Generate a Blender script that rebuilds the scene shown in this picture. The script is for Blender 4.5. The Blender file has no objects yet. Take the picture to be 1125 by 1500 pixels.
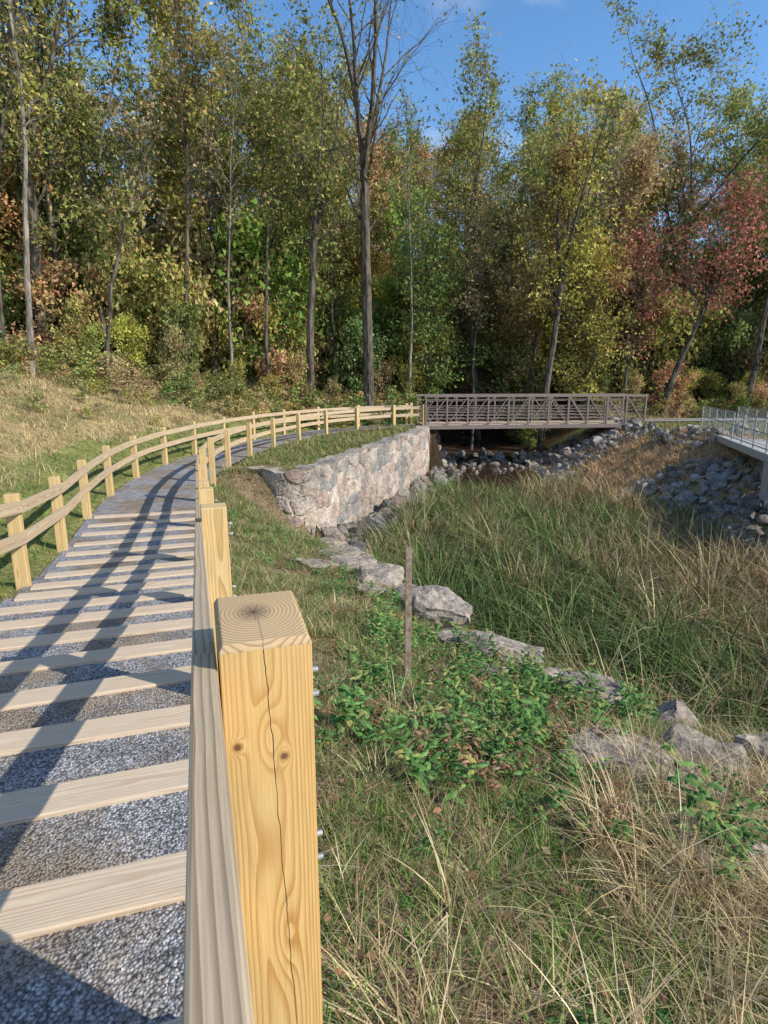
import bpy, math, numpy as np, time
from mathutils import Vector, Matrix, Euler
rg=np.random.default_rng(7)
scene=bpy.context.scene
D=np.array([-.31,.9507]); U=np.array([.9507,.31])
# ---------------------------------------------------------------- helpers
def mk(name,V,F,mats,cols=None,midx=None,wc=None,smooth=False,link=True):
    V=np.asarray(V,dtype=np.float32); me=bpy.data.meshes.new(name)
    if isinstance(F,np.ndarray):
        n,k=F.shape
        me.vertices.add(len(V)); me.vertices.foreach_set('co',V.ravel())
        me.loops.add(n*k); me.loops.foreach_set('vertex_index',F.astype(np.int32).ravel())
        me.polygons.add(n); me.polygons.foreach_set('loop_start',np.arange(0,n*k,k,dtype=np.int32))
        me.update(calc_edges=True)
    else:
        me.from_pydata(V.tolist(),[],F)
    for m in mats: me.materials.append(m)
    if midx is not None: me.polygons.foreach_set('material_index',np.asarray(midx,dtype=np.int32))
    me.polygons.foreach_set('use_smooth',np.full(len(me.polygons),smooth,dtype=bool))
    if cols is not None:
        a=me.attributes.new('Col','FLOAT_COLOR','POINT')
        c=np.ones((len(V),4),dtype=np.float32); c[:,:3]=cols; a.data.foreach_set('color',c.ravel())
    if wc is not None:
        a=me.attributes.new('wc','FLOAT_VECTOR','POINT'); a.data.foreach_set('vector',np.asarray(wc,dtype=np.float32).ravel())
    me.update()
    ob=bpy.data.objects.new(name,me)
    if link: scene.collection.objects.link(ob)
    return ob
class NT:
    def __init__(s,name):
        s.m=bpy.data.materials.new(name); s.m.use_nodes=True; s.t=s.m.node_tree; s.t.nodes.clear()
        s.out=s.t.nodes.new('ShaderNodeOutputMaterial')
    def n(s,typ,ins=None,**kw):
        nd=s.t.nodes.new(typ)
        for k,v in kw.items(): setattr(nd,k,v)
        if ins:
            for k,v in ins.items():
                if isinstance(v,bpy.types.NodeSocket): s.t.links.new(v,nd.inputs[k])
                else: nd.inputs[k].default_value=v
        return nd
    def math(s,op,a,b=0.0,c=None):
        i={0:a,1:b}
        if c is not None:i[2]=c
        return s.n('ShaderNodeMath',i,operation=op).outputs[0]
    def vm(s,op,a,b):
        nd=s.n('ShaderNodeVectorMath',{0:a,1:b},operation=op); return nd.outputs[0]
    def ramp(s,f,st):
        nd=s.n('ShaderNodeValToRGB',{0:f}); e=nd.color_ramp.elements
        while len(e)<len(st): e.new(.5)
        for i,(p,c) in enumerate(st): e[i].position=p; e[i].color=(*c,1) if len(c)==3 else c
        return nd.outputs[0]
    def mix(s,f,a,b,bt='MIX'):
        nd=s.n('ShaderNodeMix',data_type='RGBA',blend_type=bt)
        for i,v in ((0,f),(6,a),(7,b)):
            if isinstance(v,bpy.types.NodeSocket): s.t.links.new(v,nd.inputs[i])
            else: nd.inputs[i].default_value=v if i==0 else ((*v,1) if len(v)==3 else v)
        return nd.outputs[2]
    def noise(s,v,sc,det=4,r=.6):
        return s.n('ShaderNodeTexNoise',{'Vector':v,'Scale':sc,'Detail':det,'Roughness':r}).outputs[0]
    def fin(s,col,rough=.8,bump=None,bs=.5,bd=.02,metal=0.):
        p=s.n('ShaderNodeBsdfPrincipled',{'Roughness':rough,'Metallic':metal,'Specular IOR Level':.3})
        if isinstance(col,bpy.types.NodeSocket): s.t.links.new(col,p.inputs['Base Color'])
        else: p.inputs['Base Color'].default_value=(*col,1)
        if bump is not None:
            b=s.n('ShaderNodeBump',{'Height':bump,'Strength':bs,'Distance':bd}); s.t.links.new(b.outputs[0],p.inputs['Normal'])
        s.t.links.new(p.outputs[0],s.out.inputs[0]); return s.m
    def dif(s,col,bump=None,bs=.5,bd=.02):
        p=s.n('ShaderNodeBsdfDiffuse',{0:col})
        if bump is not None:
            b=s.n('ShaderNodeBump',{'Height':bump,'Strength':bs,'Distance':bd}); s.t.links.new(b.outputs[0],p.inputs['Normal'])
        s.t.links.new(p.outputs[0],s.out.inputs[0]); return s.m
def leafmat(name,tr=.35):
    t=NT(name); c=t.n('ShaderNodeAttribute',attribute_name='Col').outputs[0]
    d=t.n('ShaderNodeBsdfDiffuse',{0:c})
    x=t.n('ShaderNodeBsdfTranslucent',{0:c})
    m=t.n('ShaderNodeMixShader',{0:tr,1:d.outputs[0],2:x.outputs[0]}); t.t.links.new(m.outputs[0],t.out.inputs[0]); return t.m
def obco(t): return t.n('ShaderNodeTexCoord').outputs['Object']
LEAF=leafmat('leaf',.3); GRASS=leafmat('grass_blade',.2)
def barkmat(name,c1,c2,sc=6):
    t=NT(name); o=obco(t); v=t.vm('MULTIPLY',o,(1,1,.25)); n=t.noise(v,sc,2)
    return t.dif(t.ramp(n,[(.35,c1),(.65,c2)]))
BARK=barkmat('bark',(.045,.037,.03),(.18,.15,.115)); BIRCH=barkmat('pale_bark',(.11,.095,.075),(.34,.30,.24))
def colmat(name,sc=12,bs=.6,bd=.02,lo=.6,hi=1.3,det=5):
    t=NT(name); a=t.n('ShaderNodeAttribute',attribute_name='Col').outputs[0]; o=obco(t)
    n=t.noise(o,sc,det,.65); m=t.noise(o,sc*.2,2)
    f=t.ramp(n,[(.3,(lo,lo,lo)),(.7,(hi,hi,hi))]); c=t.mix(1.,a,f,'MULTIPLY')
    g=t.ramp(m,[(.35,(.74,.73,.72)),(.65,(1.2,1.12,1.0))]); c=t.mix(1.,c,g,'MULTIPLY')
    return t.dif(c,n,bs,bd)
ROCK=colmat('rock',10,1.,.06,.45,1.35,6); STONE=colmat('masonry_stone',13,.8,.03,.5,1.35)
GROUND=colmat('soil_and_turf',22,.8,.04,.45,1.5,3)
CONC=NT('concrete'); o=obco(CONC); n=CONC.noise(o,8,6); CONC=CONC.fin(CONC.ramp(n,[(.3,(.36,.34,.31)),(.7,(.5,.48,.44))]),.85,n,.3)
def metal(name,c1,c2,m=.3,r=.6):
    t=NT(name); n=t.noise(obco(t),25,6); return t.fin(t.ramp(n,[(.35,c1),(.65,c2)]),r,n,.2,.005,m)
STEEL=metal('weathered_steel',(.16,.115,.095),(.29,.225,.195),.1); GALV=metal('galvanised_steel',(.38,.4,.41),(.55,.56,.56),.6,.45)
RUST=metal('rusty_angle_iron',(.24,.16,.11),(.50,.38,.28),.0,.7)
t=NT('gravel'); o=obco(t)
v=t.n('ShaderNodeTexVoronoi',{'Vector':o,'Scale':95.})
bw=t.n('ShaderNodeRGBToBW',{0:v.outputs['Color']}).outputs[0]
c=t.ramp(bw,[(.15,(.17,.165,.16)),(.5,(.38,.375,.37)),(.85,(.72,.70,.68))])
e=t.ramp(v.outputs['Distance'],[(.35,(1,1,1)),(.8,(.3,.3,.3))]); c=t.mix(1.,c,e,'MULTIPLY')
dn=t.noise(o,1.1,5); dm=t.ramp(dn,[(.46,(0,0,0)),(.58,(.85,.85,.85))]); c=t.mix(dm,c,t.mix(1.,(.40,.30,.20),e,'MULTIPLY'))
mn=t.noise(o,5,4); c=t.mix(1.,c,t.ramp(mn,[(.3,(.65,.65,.66)),(.7,(1.15,1.15,1.15))]),'MULTIPLY')
GRAVEL=t.fin(c,.9,t.math('SUBTRACT',1.,v.outputs['Distance']),.8,.009)
# wood
def wood(name,light,dark,freq=95.,grey=None,knots=(),crack=False,pith=(0,0),warp=.012,zs=1.6):
    t=NT(name); a=t.n('ShaderNodeAttribute',attribute_name='wc').outputs['Vector']
    nv=t.vm('MULTIPLY',a,(9,9,zs)); nz=t.n('ShaderNodeTexNoise',{'Vector':nv,'Scale':1.,'Detail':2.}).outputs['Color']
    off=t.vm('MULTIPLY',t.vm('SUBTRACT',nz,(.5,.5,.5)),(warp*4,warp*4,0))
    p=t.vm('ADD',t.vm('MULTIPLY',a,(1,1,.0)),off)
    p=t.vm('SUBTRACT',p,(pith[0],pith[1],0))
    r=t.n('ShaderNodeVectorMath',{0:p},operation='LENGTH').outputs['Value']; r0=r
    for (k,amp,sx,sz) in knots:
        q=t.vm('MULTIPLY',t.vm('SUBTRACT',a,k),(1/sx,1/sx,1/sz)); l=t.n('ShaderNodeVectorMath',{0:q,1:q},operation='DOT_PRODUCT').outputs['Value']
        g=t.math('MULTIPLY',t.math('EXPONENT',t.math('MULTIPLY',l,-1.)),amp); r=t.math('ADD',r,g)
    w=t.math('FRACT',t.math('MULTIPLY',r,freq))
    if crack:
        s=t.n('ShaderNodeSeparateXYZ',{0:a}); top=t.math('GREATER_THAN',s.outputs[2],-.012)
        w2=t.math('FRACT',t.math('MULTIPLY',r0,150.)); w=t.math('ADD',t.math('MULTIPLY',w,t.math('SUBTRACT',1.,top)),t.math('MULTIPLY',w2,top))
    c=t.ramp(w,[(0,light),(.45,tuple(.93*x for x in light)),(.85,dark),(.95,dark),(1,light)])
    fn=t.noise(t.vm('MULTIPLY',a,(300,300,9)),1.,3); c=t.mix(1.,c,t.ramp(fn,[(.3,(.78,.78,.78)),(.7,(1.1,1.1,1.1))]),'MULTIPLY')
    bn=t.noise(t.vm('MULTIPLY',a,(5,5,1)),1.5,3)
    c=t.mix(t.ramp(bn,[(.35,(.1,.1,.1)),(.7,(.55,.55,.55))]),c,grey if grey else tuple(.85*x for x in light))
    h=t.math('MULTIPLY',w,-1.)
    for (k,amp,sx,sz) in knots:
        if amp<0.0:
            q=t.vm('SUBTRACT',a,k); l=t.n('ShaderNodeVectorMath',{0:q},operation='LENGTH').outputs['Value']
            c=t.mix(t.ramp(l,[(.004,(.9,.9,.9)),(.009,(0,0,0))]),c,(.12,.05,.02))
    if crack:
        zz=t.math('MULTIPLY',s.outputs[2],1.)
        wn=t.math('MULTIPLY',t.math('SUBTRACT',t.noise(t.n('ShaderNodeCombineXYZ',{2:zz}).outputs[0],14.,4),.5),.012)
        line=t.math('ABSOLUTE',t.math('ADD',t.math('ADD',t.math('ADD',s.outputs[0],t.math('MULTIPLY',zz,.035)),.004),wn))
        wid=t.math('MULTIPLY',t.noise(t.n('ShaderNodeCombineXYZ',{2:zz}).outputs[0],9.,2),.0014)
        m=t.math('LESS_THAN',line,wid); m=t.math('MULTIPLY',m,t.math('LESS_THAN',s.outputs[1],0.0))
        c=t.mix(m,c,(.05,.03,.015))
        ang=t.math('ARCTAN2',t.math('SUBTRACT',s.outputs[1],pith[1]),t.math('SUBTRACT',s.outputs[0],pith[0]))
        rr=t.n('ShaderNodeVectorMath',{0:t.vm('SUBTRACT',t.vm('MULTIPLY',a,(1,1,0)),(pith[0],pith[1],0))},operation='LENGTH').outputs['Value']
        st=t.math('ABSOLUTE',t.math('SINE',t.math('MULTIPLY_ADD',ang,4.5,.7)))
        ln=t.math('LESS_THAN',t.math('MULTIPLY',st,rr),.0018)
        ln=t.math('MULTIPLY',ln,t.math('LESS_THAN',rr,.026))
        c=t.mix(t.math('MULTIPLY',top,.45),c,(.40,.32,.23))
        c=t.mix(t.math('MULTIPLY',t.math('MULTIPLY',t.ramp(w2,[(.6,(0,0,0)),(.9,(.6,.6,.6))]),top),1.),c,(.24,.14,.07))
        dk=t.math('MULTIPLY',t.ramp(rr,[(.003,(.85,.85,.85)),(.035,(0,0,0))]),top); c=t.mix(dk,c,(.15,.10,.065))
        c=t.mix(t.math('MULTIPLY',t.math('MULTIPLY',ln,top),.9),c,(.02,.014,.01))
    return t.fin(c,.62,t.math('ADD',h,t.math('MULTIPLY',fn,.6)),.25,.0015)
PINE=wood('pressure_treated_pine',(.76,.54,.25),(.50,.30,.11),90.,warp=.008)
RAILW=wood('weathered_pine_rail',(.68,.50,.29),(.32,.21,.115),120.,(.48,.39,.28),warp=.005)
STEPW=wood('step_timber_pine',(.76,.59,.41),(.52,.37,.23),80.,(.60,.49,.36),warp=.012)
yf=-.083
POSTW=wood('pine_post',(.72,.47,.18),(.50,.255,.065),330.,(.64,.42,.18),
   knots=[((.0,yf,-.17),.009,.020,.06),((.020,yf,-.205),-.008,.010,.016),((-.050,yf,-.175),-.008,.010,.013),((.01,yf,-.54),.009,.022,.09),((-.01,yf,-.36),.004,.03,.09)],crack=True,pith=(-.008,.012),warp=.0015,zs=.9)
# ---------------------------------------------------------------- curves
def chaikin(P,n=3):
    P=np.array(P,float)
    for _ in range(n):
        Q=np.empty((2*len(P)-2,2)); Q[0::2]=.75*P[:-1]+.25*P[1:]; Q[1::2]=.25*P[:-1]+.75*P[1:]
        P=np.vstack([P[:1],Q,P[-1:]])
    return P
def resamp(P,st):
    l=np.r_[0,np.cumsum(np.linalg.norm(np.diff(P,axis=0),axis=1))]; s=np.arange(0,l[-1]+st*.5,st)
    return np.c_[np.interp(s,l,P[:,0]),np.interp(s,l,P[:,1])]
S0=12.
R=chaikin([tuple(-S0*D),(0,0),tuple(D*10),(-3.95,12.2),(-4.5,14.5),(-4.78,17),(-4.7,19.5),(-4.35,22),(-3.75,24.3),(-2.85,26.6),(-1.75,28.4),(-.5,29.7),(.7,30.5),(2.1,30.9)],3)
R=resamp(R,.5)
RX=np.vstack([[R[0]],R[22:][::2],[R[-1]],[(14.5,32.6),(22,33.5),(60,34)]])
def pd(x,y,P):
    best=np.full(x.shape,1e9); sg=np.zeros(x.shape); ss=np.zeros(x.shape); s=0
    for i in range(len(P)-1):
        a=P[i]; d=P[i+1]-a; L=np.hypot(*d)
        if L<1e-6: continue
        d=d/L
        px=x-a[0]; py=y-a[1]; t=np.clip(px*d[0]+py*d[1],0,L)
        ex=px-t*d[0]; ey=py-t*d[1]; q=ex*ex+ey*ey; m=q<best
        best=np.where(m,q,best); sg=np.where(m,np.where(px*d[1]-py*d[0]>0,1,-1),sg); ss=np.where(m,s+t,ss); s+=L
    return np.sqrt(best)*sg,ss
def zp(s):
    s=s-S0
    return np.interp(s,[-12,8,9.2,10.5,12.5,20,30,36,60],[.326,-2.43,-2.52,-2.55,-2.53,-2.46,-2.32,-2.22,-2.15])
K=np.array([(8,-14),(5.6,-4),(4.8,0),(3.6,2.6),(2.7,3.9),(1.95,4.9),(1.35,5.8),(.8,7.1),(.1,8.7),(-.45,10.4),(-1.1,13.2),(-1.85,16.3),(-1.95,16.8),(-1.4,18.8),(-.6,21),(.7,25),(2.1,29),(2.35,31)])
KZ=[-1.5,-2.0,-2.35,-2.5,-2.6,-2.75,-2.85,-2.95,-3.1,-3.3,-3.85,-4.7,-2.5,-2.47,-2.45,-2.38,-2.3,-2.25]
KS=np.r_[0,np.cumsum(np.linalg.norm(np.diff(K,axis=0),axis=1))]
B=np.array([(11,-20),(9.8,0),(9.4,10),(9.4,14),(9.9,19),(9.3,23.5),(7.8,26),(7.6,31),(9,40)])
def wav(x,y,f,p=0): return (np.sin(x*f+p)+np.sin(y*f*1.13+1.7*p)+np.sin((x+y)*f*.71+p*2.1)+np.sin((x-y)*f*.83-p))*.25
def Hh(x,y,full=False):
    x=np.asarray(x,float); y=np.asarray(y,float)
    u,s=pd(x,y,RX); z0=zp(s)
    dl=np.maximum(0,-u-2.15)
    A=np.interp(x,[-8,2],[6.2,2.2])
    zl=z0+A*(1-np.exp(-np.maximum(0,dl-.3)/14))+.36*np.maximum(0,np.minimum(y,95)-43)+np.minimum(dl,1)*wav(x,y,1.9,1)*.12
    v,ks=pd(x,y,K); kz=np.interp(ks,KS,KZ)
    w=np.clip(u/np.maximum(u-np.minimum(v,0),1e-3),0,1); w=w**.9
    zr=z0*(1-w)+kz*w+np.clip(u,0,.6)*wav(x,y,4.1,2)*.08
    bed=np.interp(y,[0,26,46],[-5.,-4.95,-3.9])+wav(x,y,1.3,3)*.06
    wall=ks>KS[12]-.35
    ve=np.where(wall,v+.45,v)
    steep=np.where(wall,14.,1.7)
    zm=np.maximum(bed,kz-steep*np.maximum(ve,0))
    b,bs=pd(x,y,B); zb=np.minimum(bed+.52*np.maximum(b,0),-2.25+wav(x,y,.9,1)*.1)
    zm=np.maximum(zm,zb)
    z=np.where(u<=0,zl,np.where(ve<0,zr,zm))
    onp=(u>-2.12)&(u<.06); z=np.where(onp,z0-.14,z)
    dL=3.3-x; dR=x-9.0
    cut=bed+np.maximum(0,dL)*3.5+np.maximum(0,dR)*.5+np.maximum(0,y-44)*1.
    z=np.where((y>27),np.minimum(z,cut),z)
    if full: return z,u,s-S0,v,ks,b
    return z
def grow(a,b,st,lim,f=1.15):
    c=list(np.arange(a,b,st)); q=st
    hi=[c[-1]]; 
    while hi[-1]<lim: q*=f; hi.append(hi[-1]+q)
    q=st; lo=[c[0]]
    while lo[-1]>-lim: q*=f; lo.append(lo[-1]-q)
    return np.array(lo[::-1][:-1]+c+hi[1:])
xs=grow(-9,14,.13,400); ys=grow(-1,33,.13,500,1.1)
X,Y=np.meshgrid(xs,ys); fx,fy=X.ravel(),Y.ravel()
Z,u,s,v,ks,b=Hh(fx,fy,True)
col=np.zeros((len(fx),3))+(.17,.13,.07)
nz=wav(fx,fy,2.3,.5)
def setc(m,c,f=1.): 
    global col
    m=(m.astype(float)*f)[:,None]; col=col*(1-m)+np.array(c)*m
setc(u<-2.1,(.38,.30,.15)); setc((u<-2.1)&(u>-4.2),(.14,.20,.05),.7); setc((u<-2.1)&(nz>.1),(.20,.21,.08),.6)
setc(fy>36,(.10,.07,.04)); setc(fy>50,(.13,.10,.05)); setc((u>0)&(v<0),(.23,.17,.11)); setc((u>0)&(v<0)&(nz>.1),(.14,.16,.06),.6)
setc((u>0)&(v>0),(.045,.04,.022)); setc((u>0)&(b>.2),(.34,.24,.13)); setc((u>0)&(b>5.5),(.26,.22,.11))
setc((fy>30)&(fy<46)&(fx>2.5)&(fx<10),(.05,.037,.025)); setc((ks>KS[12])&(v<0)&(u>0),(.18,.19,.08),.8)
ny,nx=X.shape; I=np.arange(nx*ny).reshape(ny,nx)
F=np.stack([I[:-1,:-1],I[:-1,1:],I[1:,1:],I[1:,:-1]],-1).reshape(-1,4)
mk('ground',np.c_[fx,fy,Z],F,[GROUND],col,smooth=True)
# ---------------------------------------------------------------- path
def at(s,u):
    l=np.arange(len(R))*.5; q=s+S0
    p=np.array([np.interp(q,l,R[:,0]),np.interp(q,l,R[:,1])]); p2=np.array([np.interp(q+.25,l,R[:,0]),np.interp(q+.25,l,R[:,1])]); p1=np.array([np.interp(q-.25,l,R[:,0]),np.interp(q-.25,l,R[:,1])])
    d=(p2-p1); d/=np.hypot(*d); n=np.array([d[1],-d[0]]); return p+n*u,d,n
SMAX=(len(R)-1)*.5-S0
sk=[1.73+.645*k for k in range(-16,17)]
ztop=[float(zp(np.array(q+S0))) for q in sk]
V=[];F=[]
st=[]
for i in range(len(sk)-1):
    z=ztop[i+1]-.022; st+= [(sk[i]+.05,z),(sk[i+1]+.05,z)]
for q in np.arange(sk[-1]+.06,SMAX+.3,.5): st.append((q,float(zp(np.array(q+S0)))-.03))
NU=7
for q,z in st:
    for j in range(NU):
        uu=-.0-2.08*j/(NU-1); p,_,_=at(q,uu); V.append((p[0],p[1],z))
for i in range(len(st)-1):
    for j in range(NU-1):
        a=i*NU+j; F.append((a,a+1,a+NU+1,a+NU))
mk('gravel_path',V,F,[GRAVEL])
V=[(14.3,32.5,-2.12),(22,33.3,-2.1),(60,33.8,-2.05),(60,36.2,-2.05),(22,35.7,-2.1),(14.3,34.9,-2.12)]
mk('gravel_path',V,[(0,1,4,5),(1,2,3,4)],[GRAVEL])
class Pieces:
    def __init__(s): s.V=[];s.F=[];s.W=[];s.M=[]
    def box(s,p0,p1,side,a,b,pith=None,m=0):
        p0=np.array(p0,float);p1=np.array(p1,float);ax=p1-p0;L=np.linalg.norm(ax);ax/=L
        sd=np.array(side,float); sd-=ax*sd.dot(ax); sd/=np.linalg.norm(sd); up=np.cross(sd,ax)
        if pith is None: pith=rg.uniform(-.1,.1,2)
        r=rg.uniform(-50,50); k=len(s.V)
        for e,P in ((0,p0),(L,p1)):
            for i,j in ((-1,-1),(1,-1),(1,1),(-1,1)):
                s.V.append(P+sd*i*a/2+up*j*b/2); s.W.append((i*a/2+pith[0],j*b/2+pith[1],e+r))
        for f in ((0,3,2,1),(4,5,6,7),(0,1,5,4),(1,2,6,5),(2,3,7,6),(3,0,4,7)): s.F.append(tuple(k+x for x in f)); s.M.append(m)
    def cyl(s,p0,p1,r,n=8,m=0):
        p0=np.array(p0,float);p1=np.array(p1,float);ax=(p1-p0);ax/=np.linalg.norm(ax)
        t=np.array((0,0,1.)) if abs(ax[2])<.9 else np.array((1.,0,0)); a=np.cross(ax,t);a/=np.linalg.norm(a);b=np.cross(ax,a);k=len(s.V)
        for P in (p0,p1):
            for i in range(n):
                q=2*math.pi*i/n; s.V.append(P+r*(a*math.cos(q)+b*math.sin(q))); s.W.append((0,0,0))
        for i in range(n): j=(i+1)%n; s.F.append((k+i,k+j,k+n+j,k+n+i)); s.M.append(m)
        s.F.append(tuple(k+i for i in range(n))[::-1]); s.M.append(m); s.F.append(tuple(k+n+i for i in range(n))); s.M.append(m)
    def make(s,name,mats,bev=.005,parent=None):
        ob=mk(name,s.V,s.F,mats,midx=s.M,wc=s.W)
        if bev: 
            md=ob.modifiers.new('b','BEVEL'); md.width=bev; md.segments=2; md.limit_method='ANGLE'
        if parent: ob.parent=parent
        return ob
def empty(name):
    e=bpy.data.objects.new(name,None); scene.collection.objects.link(e); return e
P=Pieces()
for i,(q,z) in enumerate(zip(sk,ztop)):
    a,_,_=at(q+rg.uniform(-.01,.01),-.04); c,_,_=at(q+rg.uniform(-.03,.03),-1.96); P.box((*a,z-.07),(*c,z-.07+rg.uniform(-.008,.008)),(D[0],D[1],0),.19,.14,pith=(rg.uniform(-.04,.04),-.1))
P.make('timber_steps',[STEPW],.008)
def z_at(q): return float(zp(np.array(q+S0)))
def fence(name,stations,up,ur,skip=None,mat=PINE):
    root=empty(name); P=Pieces(); Q=Pieces()
    for q in stations:
        if skip is not None and abs(q-skip)<.1: continue
        c,d,n=at(q,up); z=z_at(q); h=1.12+rg.uniform(-.02,.02)
        tl=rg.uniform(-.012,.012,2)
        P.box((c[0],c[1],z-.4),(c[0]+tl[0],c[1]+tl[1],z+h),(*n,0),.14,.14,pith=rg.uniform(-.03,.03,2))
        for zz in (.97,.59):
            for e in (.03,-.03):
                w,_,_=at(q,up+(.07 if up>0 else -.07)); sgn=1 if up>0 else -1
                Q.cyl((w[0],w[1],z+zz+e),(w[0]+n[0]*.022*sgn,w[1]+n[1]*.022*sgn,z+zz+e),.009,6,1)
    for a,b in zip(stations[:-1],stations[1:]):
        for zz in (.955,.585):
            m=2 if a>11 else 1
            qs=[a+(b-a)*i/m for i in range(m+1)]
            for i in range(m):
                p0,_,n=at(qs[i]+.002,ur); p1,_,_=at(qs[i+1]-.002,ur); j=rg.uniform(-.006,.006)
                Q.box((*p0,z_at(qs[i])+zz+j),(*p1,z_at(qs[i+1])+zz+j),(*n,0),.037,.14,pith=(rg.uniform(.03,.09),rg.uniform(-.03,.03)))
    P.make('posts',[mat],.007,root); Q.make('rails_and_bolts',[RAILW,GALV],.004,root)
    return root
rst=[.895+2.44*i for i in range(-4,18)]; rst=[q for q in rst if q<SMAX-.2]+[SMAX-.05]
fr=fence('wooden_fence',rst,.0825,-.009,skip=.895)
lst=[7.67+2.2*i for i in range(-8,16)]; lst=[q for q in lst if q<SMAX-.1]+[SMAX+0.]
fence('wooden_fence',lst,-2.08,-1.988)
c=D*.895+U*.081; nseg=30
V=[];W=[];F=[]
zt=-.366; zb=-1.95
a=.0685; bb=.083
levels=[0]+[ -.01 ]+list(np.linspace(-.03,zb-zt,nseg))
for li,dz in enumerate(levels):
    ins=.006 if li==0 else 0
    for (i,j) in ((-1,-1),(1,-1),(1,1),(-1,1)):
        lx=i*(a-ins); ly=j*(bb-ins); tz=.009*j*(1 if li<3 else 0)
        w=c+U*lx+D*ly; V.append((w[0],w[1],zt+dz+tz)); W.append((lx,ly,dz))
for l in range(len(levels)-1):
    for i in range(4): j=(i+1)%4; F.append((l*4+j,l*4+i,l*4+4+i,l*4+4+j))
F.append((0,1,2,3))
ob=mk('foreground_post',V,F,[POSTW],wc=W); ob.parent=fr
md=ob.modifiers.new('b','BEVEL'); md.width=.002; md.segments=2; md.limit_method='ANGLE'; md.angle_limit=math.radians(25)
P=Pieces()
for z in (-.475,-.52,-.80,-.85):
    w=c+U*.0685
    P.cyl((w[0],w[1],z),(*(w+U*.003),z),.016,16); P.cyl((*(w+U*.003),z),(*(w+U*.012),z),.0105,6); P.cyl((*(w+U*.012),z),(*(w+U*.024),z),.0055,10)
P.make('bolts_and_nuts',[GALV],.0008,fr)
P=Pieces(); g=float(Hh(.18,4.0))
P.box((.18,4.0,g-.2),(.18,4.0,g+1.12),(1,0,0),.045,.006); P.box((.160,4.022,g-.2),(.160,4.022,g+1.12),(0,1,0),.045,.006)
P.make('steel_stake',[RUST],.001)
# ---------------------------------------------------------------- stone wall (irregular fieldstone)
W=np.array([(-4.1,16.9),(-3.2,16.3),(-2.5,16.2),(-1.95,16.7),(-1.4,18.8),(-.6,21),(.7,25),(2.1,29),(2.4,31.2)])
W=resamp(chaikin(W,2),.1); WL=(len(W)-1)*.1
Wt=np.gradient(W,axis=0); Wt/=np.linalg.norm(Wt,axis=1)[:,None]; Wn=np.c_[Wt[:,1],-Wt[:,0]]; Wq=np.arange(len(W))*.1
def wp(s,off):
    return np.c_[np.interp(s,Wq,W[:,0])+np.interp(s,Wq,Wn[:,0])*off, np.interp(s,Wq,W[:,1])+np.interp(s,Wq,Wn[:,1])*off]
ns=int(WL/.045); nzv_=64
S_,T_=np.meshgrid(np.linspace(0,WL,ns),np.linspace(0,1,nzv_)); S_=S_.ravel();T_=T_.ravel()
topz=-2.46+.24*S_/WL+.04*np.sin(S_*3.1)+.03*np.sin(S_*7.7+1); zz=-5.3+(topz+5.3)*T_
sx=[];sz=[]
zc=-5.4
while zc<-2.1:
    hh=rg.uniform(.28,.5); q=rg.uniform(-.4,0)
    while q<WL+.5: L=rg.uniform(.4,1.15); sx.append(q+L/2); sz.append(zc+hh/2+rg.normal(0,.07)); q+=L
    zc+=hh
sx=np.array(sx);sz=np.array(sz); d=np.hypot((S_[:,None]-sx[None]+.05*np.sin(zz*9)[:,None])*.55,(zz[:,None]-sz[None]+.05*np.sin(S_*8)[:,None])*1.0)
o2=np.argpartition(d,1,axis=1)[:,:2]; dd2=np.take_along_axis(d,o2,1); od=np.argsort(dd2,1); o2=np.take_along_axis(o2,od,1); dd2=np.take_along_axis(dd2,od,1)
cell=o2[:,0]; ed=(dd2[:,1]-dd2[:,0])
palw=np.array([(.46,.39,.33),(.50,.43,.37),(.36,.32,.29),(.54,.48,.42),(.44,.34,.29),(.32,.31,.30),(.48,.41,.34)])
cc=palw[rg.integers(0,7,len(sx))]*rg.uniform(.85,1.15,(len(sx),1)); pr_=rg.uniform(.0,.05,len(sx))
tx=rg.normal(0,.06,(len(sx),2))
k_=np.clip(ed/.035,0,1)**.6
off=k_*(.028+pr_[cell]+tx[cell,0]*(S_-sx[cell])+tx[cell,1]*(zz-sz[cell]))+rg.normal(0,.004,len(S_))
C=cc[cell]*k_[:,None]+np.array((.54,.49,.41))*(1-k_[:,None])
C*=(.9+.2*wav(S_,zz*1.5,1.3,2))[:,None]
xy=wp(S_,0); nx_=np.interp(S_,Wq,Wn[:,0]); ny_=np.interp(S_,Wq,Wn[:,1]); Vw=np.c_[xy[:,0]+nx_*off,xy[:,1]+ny_*off,zz]
I=np.arange(ns*nzv_).reshape(nzv_,ns); F=np.stack([I[:-1,:-1],I[:-1,1:],I[1:,1:],I[1:,:-1]],-1).reshape(-1,4)
topi=I[-1]; k=len(Vw); sT=np.linspace(0,WL,ns); bk=wp(sT,-.6); zT=Vw[topi,2]
Vb=np.c_[bk,zT-.03]; Vc=np.c_[bk,np.full(ns,-5.3)]; V=np.vstack([Vw,Vb,Vc]); C=np.vstack([C,np.tile((.42,.38,.33),(2*ns,1))*rg.uniform(.8,1.15,(2*ns,1))])
J=np.arange(ns)+k; F=np.vstack([F,np.stack([topi[:-1],topi[1:],J[1:],J[:-1]],-1),np.stack([J[:-1],J[1:],J[1:]+ns,J[:-1]+ns],-1)])
mk('stone_retaining_wall',V,F,[STONE],C)
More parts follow.
